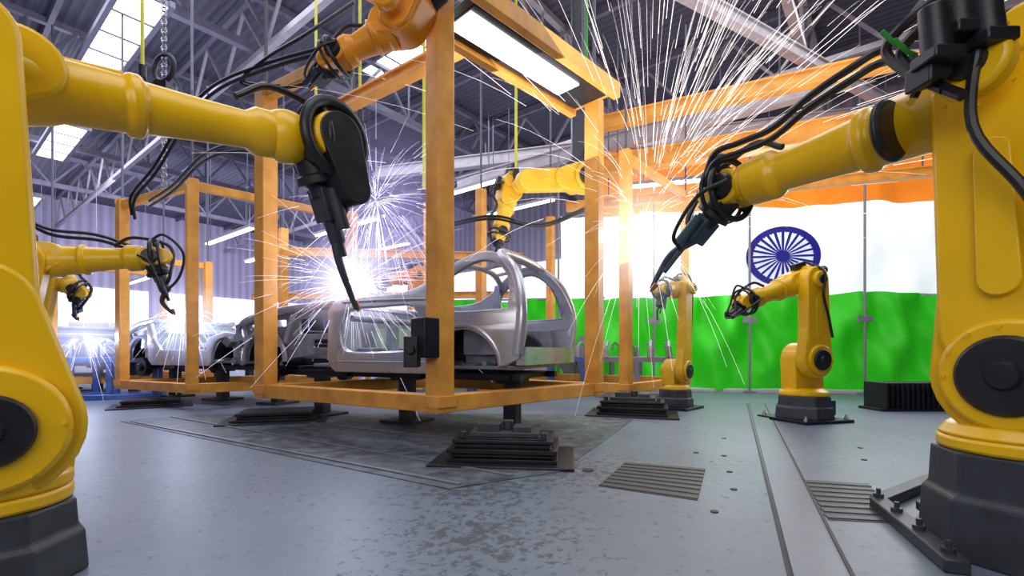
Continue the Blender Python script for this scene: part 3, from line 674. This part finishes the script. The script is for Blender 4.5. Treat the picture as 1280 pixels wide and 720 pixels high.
# ------------------------------------------------------------------ banner
FA=V((-1.63,12.2,0)); FB=V((11.2,9.85,0)); fd=(FB-FA).normalized(); fn=V((fd.y,-fd.x,0)); FL=(FB-FA).length
e=empty('banner',FA,'huge tricolour cloth banner, saffron white and green with blue wheel','banner')
def wav(s,z): return .07*math.sin(s*2.1+.4*z)+.045*math.sin(s*5.3-z*1.4)+.028*math.sin(s*9+z*3.2)+.02*math.sin(s*3.1-z*5)
SAF=M('cloth_saffron',(.95,.26,.015),.8,0,.08,2,emit=.34); CW=M('cloth_white',(.85,.92,.95),.8,0,.03,2,emit=.58,ecol=(.90,.97,1)); CG=M('cloth_green',(.03,.60,.01),.55,0,.12,2,emit=.18)  # emission puts light from behind into the cloth colours
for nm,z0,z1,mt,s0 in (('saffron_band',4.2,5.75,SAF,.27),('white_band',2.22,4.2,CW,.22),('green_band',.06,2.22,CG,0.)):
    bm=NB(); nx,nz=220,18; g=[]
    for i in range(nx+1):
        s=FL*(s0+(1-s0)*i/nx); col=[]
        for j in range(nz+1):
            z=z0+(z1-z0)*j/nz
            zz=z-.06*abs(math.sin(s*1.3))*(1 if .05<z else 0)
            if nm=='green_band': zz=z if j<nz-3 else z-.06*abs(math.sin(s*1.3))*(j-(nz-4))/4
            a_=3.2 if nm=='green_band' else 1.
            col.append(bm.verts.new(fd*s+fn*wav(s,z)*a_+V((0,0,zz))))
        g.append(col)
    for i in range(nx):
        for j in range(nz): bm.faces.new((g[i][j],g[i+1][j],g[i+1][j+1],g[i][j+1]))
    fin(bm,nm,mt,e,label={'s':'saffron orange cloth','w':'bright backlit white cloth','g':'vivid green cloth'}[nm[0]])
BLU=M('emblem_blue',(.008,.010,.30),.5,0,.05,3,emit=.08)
tt=.597; wc=fd*(FL*tt)+V((0,0,3.02))+fn*.16
bm=NB(); RX,RZ=.76,.66
def ep(r,t,k=0): return wc+fd*(RX*r*math.cos(t))+V((0,0,RZ*r*math.sin(t)))+fn*k
N=72
def ering(r0,r1):
    vs=[(bm.verts.new(ep(r0,2*math.pi*i/N)),bm.verts.new(ep(r1,2*math.pi*i/N)),bm.verts.new(ep(r1,2*math.pi*i/N,.03)),bm.verts.new(ep(r0,2*math.pi*i/N,.03))) for i in range(N)]
    for i in range(N):
        a=vs[i];b=vs[(i+1)%N]
        for k in range(4): bm.faces.new((a[k],b[k],b[(k+1)%4],a[(k+1)%4]))
ering(.82,1.0); ering(.001,.18)
for k in range(24):
    t=2*math.pi*k/24; w=.07; w2=.042
    prism(bm,[ep(.13,t-.12),ep(.5,t-w),ep(.9,t-w2),ep(.9,t+w2),ep(.5,t+w),ep(.13,t+.12)],fn*.025)
    t2=t+math.pi/24; prism(bm,[ep(.84,t2-.04),ep(.84,t2+.04),ep(.79,t2)],fn*.025)
fin(bm,'wheel_emblem',BLU,e,smooth=False,label='navy blue wheel with twenty-four spokes')
bm=NB(); cyl(bm,V((0,0,5.74))+fd*FL*.25,fd*(FL+.1)+V((0,0,5.74)),.04); cyl(bm,V((0,0,2.2)),fd*FL*.3+V((0,0,2.2)),.025)
for t in (.27,.5,.72,.95): cyl(bm,fd*FL*t+V((0,0,5.74)),fd*FL*t+V((0,0,CZ-.2)),.015,seg=6)
fin(bm,'banner_rail',GRYP,e)
for px in (815,930,1068,700):
    k=(px-640)/F; t=(k*FA.y-FA.x)/((FB.x-FA.x)-k*(FB.y-FA.y)); p=FA.lerp(FB,t)+fn*.42
    bm=NB(); cyl(bm,V((0,0,.02)),V((0,0,5.6)),.025,seg=10); box(bm,V((0,0,.02)),(.2,.2,.04)); box(bm,V((0,0,1.6)),(.3,.05,.12))
    o=fin(bm,'banner_post',GRYP,None,0,True,'slim grey steel post before the banner','post',group='banner posts'); o.location=p
bm=NB(); beam(bm,V((0,0,.04)),fd*FL+V((0,0,.04)),.5,.08); o=fin(bm,'kerb',WHT,None,.01,False,'low pale kerb along the banner foot','kerb'); o.location=FA+fn*.1

# ------------------------------------------------------------------ clutter
def cabinet(p,w,d,h,rot,mat,label):
    e=empty('control_cabinet',p,label,'cabinet','control cabinets',rot)
    bm=NB(); box(bm,V((0,0,h/2+.05)),(w,d,h-.1)); box(bm,V((0,0,.03)),(w*.95,d*.95,.06)); fin(bm,'cabinet_body',mat,e,.01)
    for s in (-1,1):
        bm=NB(); box(bm,V((s*w/4,-d/2-.012,h/2+.05)),(w/2-.03,.02,h-.2)); dd=fin(bm,'cabinet_door',mat,e,.006)
        bm=NB(); box(bm,V((s*.04,-d/2-.035,h/2)),(.02,.03,.16)); fin(bm,'handle',BLK,dd)
for (px,py,w,h,m) in ((665,487,.9,1.6,WHT),(720,486,.8,1.3,GRYP),(430,472,1.1,1.7,WHT),(490,474,1.0,1.9,GRYP),(120,470,1.5,2.0,WHT),(250,468,1.6,2.1,WHT),(560,480,.9,1.2,GRYP)):
    cabinet(G(px,py),w,.6,h,random.uniform(-.3,.3),m,'white sheet metal control cabinet with black handles' if m==WHT else 'grey sheet metal control cabinet with black handles')
def fixture(p,rot,mat,label):
    e=empty('part_fixture',p,label,'fixture','part fixtures',rot)
    bm=NB(); box(bm,V((0,0,.05)),(1.6,.8,.1))
    for x in (-.7,0,.7):
        for y in (-.3,.3): box(bm,V((x,y,.4)),(.09,.09,.7))
    box(bm,V((0,-.3,.75)),(1.6,.1,.1)); box(bm,V((0,.3,.75)),(1.6,.1,.1))
    fin(bm,'fixture_stand',mat,e,.006)
    for x in (-.6,-.2,.25,.6):
        bm=NB(); box(bm,V((x,-.3,.9)),(.1,.14,.22)); beam(bm,V((x,-.3,1.0)),V((x+.05,.1,1.12)),.05); cyl(bm,V((x,.1,1.1)),V((x,.1,.95)),.03); fin(bm,'toggle_clamp',STEEL,e,.004)
for (px,py,m,r) in ((500,492,YEL2,-.3),(690,493,BLUM,-.2),(600,489,ORA,.1),(545,497,BLUM,-.1),(760,491,STEEL,.3),(800,497,GRYP,-.2),(125,500,BLUM,.5),(60,497,BLUM,.3)):
    fixture(G(px,py)+V((0,.3,0)),r,m,{'blue_sheet_metal':'blue steel part fixture with toggle clamps','orange_paint':'orange steel part fixture with toggle clamps'}.get(m.name,'steel part fixture with clamps and hoses'))

def strap(px,py0,py1,D,mat,r,label):
    p=U(px,py1,D); z0=CZ-1.3
    e=empty('hanging_strap',p,label,'strap','hanging straps')
    bm=NB(); cyl(bm,V((0,0,0)),V((0,0,z0-p.z)),r,seg=8); fin(bm,'strap_line',mat,e)
    bm=NB(); cyl(bm,V((0,0,-.02)),V((0,0,.14)),r*2.2,seg=12); ringtube(bm,V((0,0,-.06)),V((0,1,0)),.05,.012,6,16); fin(bm,'hook',BLK,e)
for px,y1,D,m in ((645,222,7.6,YCAB),(530,250,6.8,YCAB),(450,150,6.9,YCAB),(395,135,7.5,YCAB),(733,120,7.2,GRN),(178,95,6.5,YCAB)):
    strap(px,0,y1,D,m,.022,'yellow lifting strap hanging from roof steel' if m==YCAB else 'green hose hanging from roof steel')
e=empty('chain_hoist',U(205,230,6.2),'chain hoist with ring hanging from the roof','chain hoist')
bm=NB(); zt=CZ-1.3-e.location.z; k=0; z=0
while z<zt:
    ringtube(bm,V((0,0,z)),V((1,0,0)) if k%2 else V((0,1,0)),.035,.009,5,8); z+=.055; k+=1
o=fin(bm,'chain',STEEL,e)
zr=U(205,85,6.2).z-e.location.z
bm=NB(); ringtube(bm,V((0,0,zr)),V((.3,1,0)),.17,.03); fin(bm,'ring',BLK,e)
bm=NB(); box(bm,V((0,0,zr-.35)),(.16,.16,.3)); fin(bm,'hoist_block',BLK,e)
def cablerun(pts,r,label,n=2,mat=BLK,cat='cable'):
    c=V(pts[0])
    for k in range(n):
        bm=NB(); off=V((random.uniform(-.05,.05),random.uniform(-.05,.05),.055*k+random.uniform(-.02,.02)))
        tube(bm,[V(p)-c+off for p in pts],r,7)
        o=fin(bm,'overhead_hose',mat,None,0,True,label,cat,group='overhead cables'); o.location=c
cablerun([U(405,70,5),U(350,85,5.2),U(280,112,5.4),U(240,150,5.6),U(200,215,5.9),U(172,250,6.1),U(172,275,6.2)],.018,'black hose hanging in a long curve',2)
cablerun([U(440,5,4.9),U(380,45,5.0),U(330,75,5.2),U(300,105,5.4),U(360,110,5.3),U(410,95,5.1)],.018,'looped black hose below the hanging robot',2)
cablerun([U(330,190,5.6),U(290,185,5.8),U(250,200,6.2),U(215,235,6.6),U(185,255,7)],.020,'black hose draped between frames',2)
cablerun([U(560,285,6.5),U(620,275,6.8),U(680,285,7.2),U(740,262,7.5)],.018,'black overhead hose run above car body',2)
cablerun([U(0,250,7),U(60,290,7),U(130,300,7.2),U(200,325,7.4)],.025,'black cable draped along the line',2)
cablerun([U(1150,78,2.2),U(1100,82,2.4),U(1060,105,2.5),U(1010,138,2.7),U(965,175,2.95),U(925,192,3.15),U(893,205,3.3),U(880,235,3.4)],.020,'black hose arching above the robot arm',2)
cablerun([U(1190,0,2.0),U(1140,40,2.1),U(1115,75,2.2),U(1145,105,2.1),U(1190,125,1.95)],.022,'black hose curled near the robot elbow',2)
cablerun([U(1255,0,1.9),U(1215,30,1.95),U(1180,70,2.0),U(1160,110,2.05)],.018,'black hose over the elbow motors',3)
cablerun([U(1112,52,2.1),U(1120,60,2.1),U(1130,68,2.1),U(1140,72,2.1)],.010,'short green cable connector near robot elbow',2,GRN)

# ------------------------------------------------------------------ sparks
def sparks(src,n,vmean,spread,up,mat,label,r=.0016,g=9.8,tmax=.5,dirv=None,seg=.6,t0=0.):
    bm=NB(); src=V(src)
    for _ in range(n):
        th_=random.uniform(0,2*math.pi); el=random.gauss(up,spread)
        v=random.uniform(.35,1.25)*vmean
        d=V((math.cos(th_)*math.cos(el),math.sin(th_)*math.cos(el)*.6,math.sin(el)))
        if dirv is not None: d=(d+V(dirv)).normalized()
        vel=d*v; ta=t0+random.uniform(0,tmax*.6); tb=ta+random.uniform(.08,seg)*tmax
        P=[]
        for k in range(6):
            t=ta+(tb-ta)*k/5; P.append(vel*t+V((0,0,-.5*g*t*t)))
        if min(p.z+src.z for p in P)<.02 or min(p.y+src.y for p in P)<2.6: continue
        tube(bm,P,r*random.uniform(.6,1.4),3,raw=True,r1=r*.3)
    o=fin(bm,'weld_sparks',mat,None,0,False,label,'sparks','stuff'); o.location=src
sparks(U(440,360,5.6),260,3.6,.5,.25,SPKB,'white welding sparks bursting over the car nose',.0016,4,.45,t0=.02)
sparks(U(470,250,5.6),210,3.2,1.2,.0,SPKB,'pale violet welding sparks beneath the hanging robot',.0015,4,.45)
sparks(U(800,290,4.9),90,3.2,.8,.5,SPK,'pale welding sparks flying from the gun tip',.0014,7,.5,t0=.05)
sparks(U(812,280,5.0),330,7.6,.46,.90,SPK,'pale spark fountain spraying up towards the roof',.0015,5,.5,dirv=(.30,0,.20),seg=.8,t0=.14)
sparks(U(232,400,8.2),60,2.4,.7,.5,SPKB,'white sparks over the second car body',.0025,9.8,.5)
sparks(U(105,425,8.5),40,2.0,.7,.4,SPKB,'white sparks near the shaded robot',.0025,9.8,.4)
def glow(p,r,col,s,label,vol=True,en=60,ra=.03):  # emissive volume stands in for the glare and haze round an arc
    if vol:
        m=bpy.data.materials.new('arc_glow_smoke'); m.use_nodes=True; nt=m.node_tree; n=nt.nodes; l=nt.links
        n.remove(n['Principled BSDF']); out=n['Material Output']
        tc=n.new('ShaderNodeTexCoord'); gr=n.new('ShaderNodeTexGradient'); gr.gradient_type='QUADRATIC_SPHERE'
        l.new(tc.outputs['Object'],gr.inputs['Vector'])
        pw=n.new('ShaderNodeMath'); pw.operation='MULTIPLY'; l.new(gr.outputs['Fac'],pw.inputs[0]); pw.inputs[1].default_value=s
        em=n.new('ShaderNodeEmission'); em.inputs['Color'].default_value=(*col,1); l.new(pw.outputs[0],em.inputs['Strength'])
        l.new(em.outputs[0],out.inputs['Volume'])
        bm=NB(); ball(bm,V((0,0,0)),1,seg=20); o=fin(bm,'weld_smoke',m,None,0,True,label,'smoke','stuff'); o.location=p; o.scale=(r,r,r)
    bm=NB(); ball(bm,V((0,0,0)),ra,seg=12); q=fin(bm,'weld_arc',ARC,None,0,True,'tiny blinding welding arc at the gun tip','welding arc','stuff'); q.location=p
    L=bpy.data.lights.new('arc_light','POINT'); L.energy=en; L.color=(.72,.76,1); L.shadow_soft_size=.06; lo=bpy.data.objects.new('arc_light',L); lo.location=p+V((0,-.1,.1)); C.objects.link(lo)
glow(U(436,354,6.0),.80,(.68,.68,1),2.8,'glowing blue-white smoke round welding arc',en=28)
glow(U(480,270,6.2),1.5,(.55,.50,1),.5,'violet glowing weld smoke',en=8,ra=.015)
glow(U(800,298,6.2),1.1,(.95,.95,1),1.1,'glowing white smoke round welding arc',en=8,ra=.02)
glow(U(235,398,7.9),.8,(.7,.78,1),2.2,'glowing white smoke over second car body',en=40)
glow(U(108,428,8.8),.8,(.6,.64,1),2.0,'glowing blue smoke near shaded robot',en=40)

# ------------------------------------------------------------------ lights
def area(loc,target,sx,sy,en,col,name='hall_light'):
    L=bpy.data.lights.new(name,'AREA'); L.shape='RECTANGLE'; L.size=sx; L.size_y=sy; L.energy=en; L.color=col
    o=bpy.data.objects.new(name,L); o.location=loc; o.rotation_euler=(V(target)-V(loc)).to_track_quat('-Z','Y').to_euler(); C.objects.link(o)
area((0,1.5,7.1),(0,2.5,0),6,3,170,(.90,.95,1))
area((-5,7,7.1),(-5,7,0),8,4,280,(.82,.87,1))
area((4.5,7,7.1),(4,8,0),6,5,230,(.95,.97,1))
area((-10,14,7.1),(-10,14,0),10,6,700,(.78,.78,1))
area((-12,18,5.5),(-20,28,2.5),10,3,700,(.82,.80,1),'wall_wash_light')
area((0,13,7.1),(0,13,0),8,5,330,(.88,.90,1))
area((-1.5,-3,3.5),(-.5,5,1.2),5,3,175,(1,.96,.92))
area((6,9.2,3.2),(-1,3,.8),5,2.2,120,(.9,.95,1),'window_light')
area((3,6,2.8),(4,9,8.5),7,5,210,(1,.93,.97),'bounce_light')
area((-7,8,3.8),(-9,11,8.5),10,6,230,(.70,.72,1),'bounce_light')
w=bpy.data.worlds.new('world'); bpy.context.scene.world=w; w.use_nodes=True
bg=w.node_tree.nodes['Background']; bg.inputs[0].default_value=(.5,.5,.65,1); bg.inputs[1].default_value=.3
cam=bpy.data.cameras.new('camera'); cam.sensor_width=36; cam.lens=36*F/1280; cam.shift_y=80/1280; cam.clip_start=.05
co=bpy.data.objects.new('camera',cam); co.location=(0,0,H); co.rotation_euler=(math.pi/2,0,0); C.objects.link(co); bpy.context.scene.camera=co
try: bpy.context.scene.view_settings.view_transform='Standard'
except Exception: pass
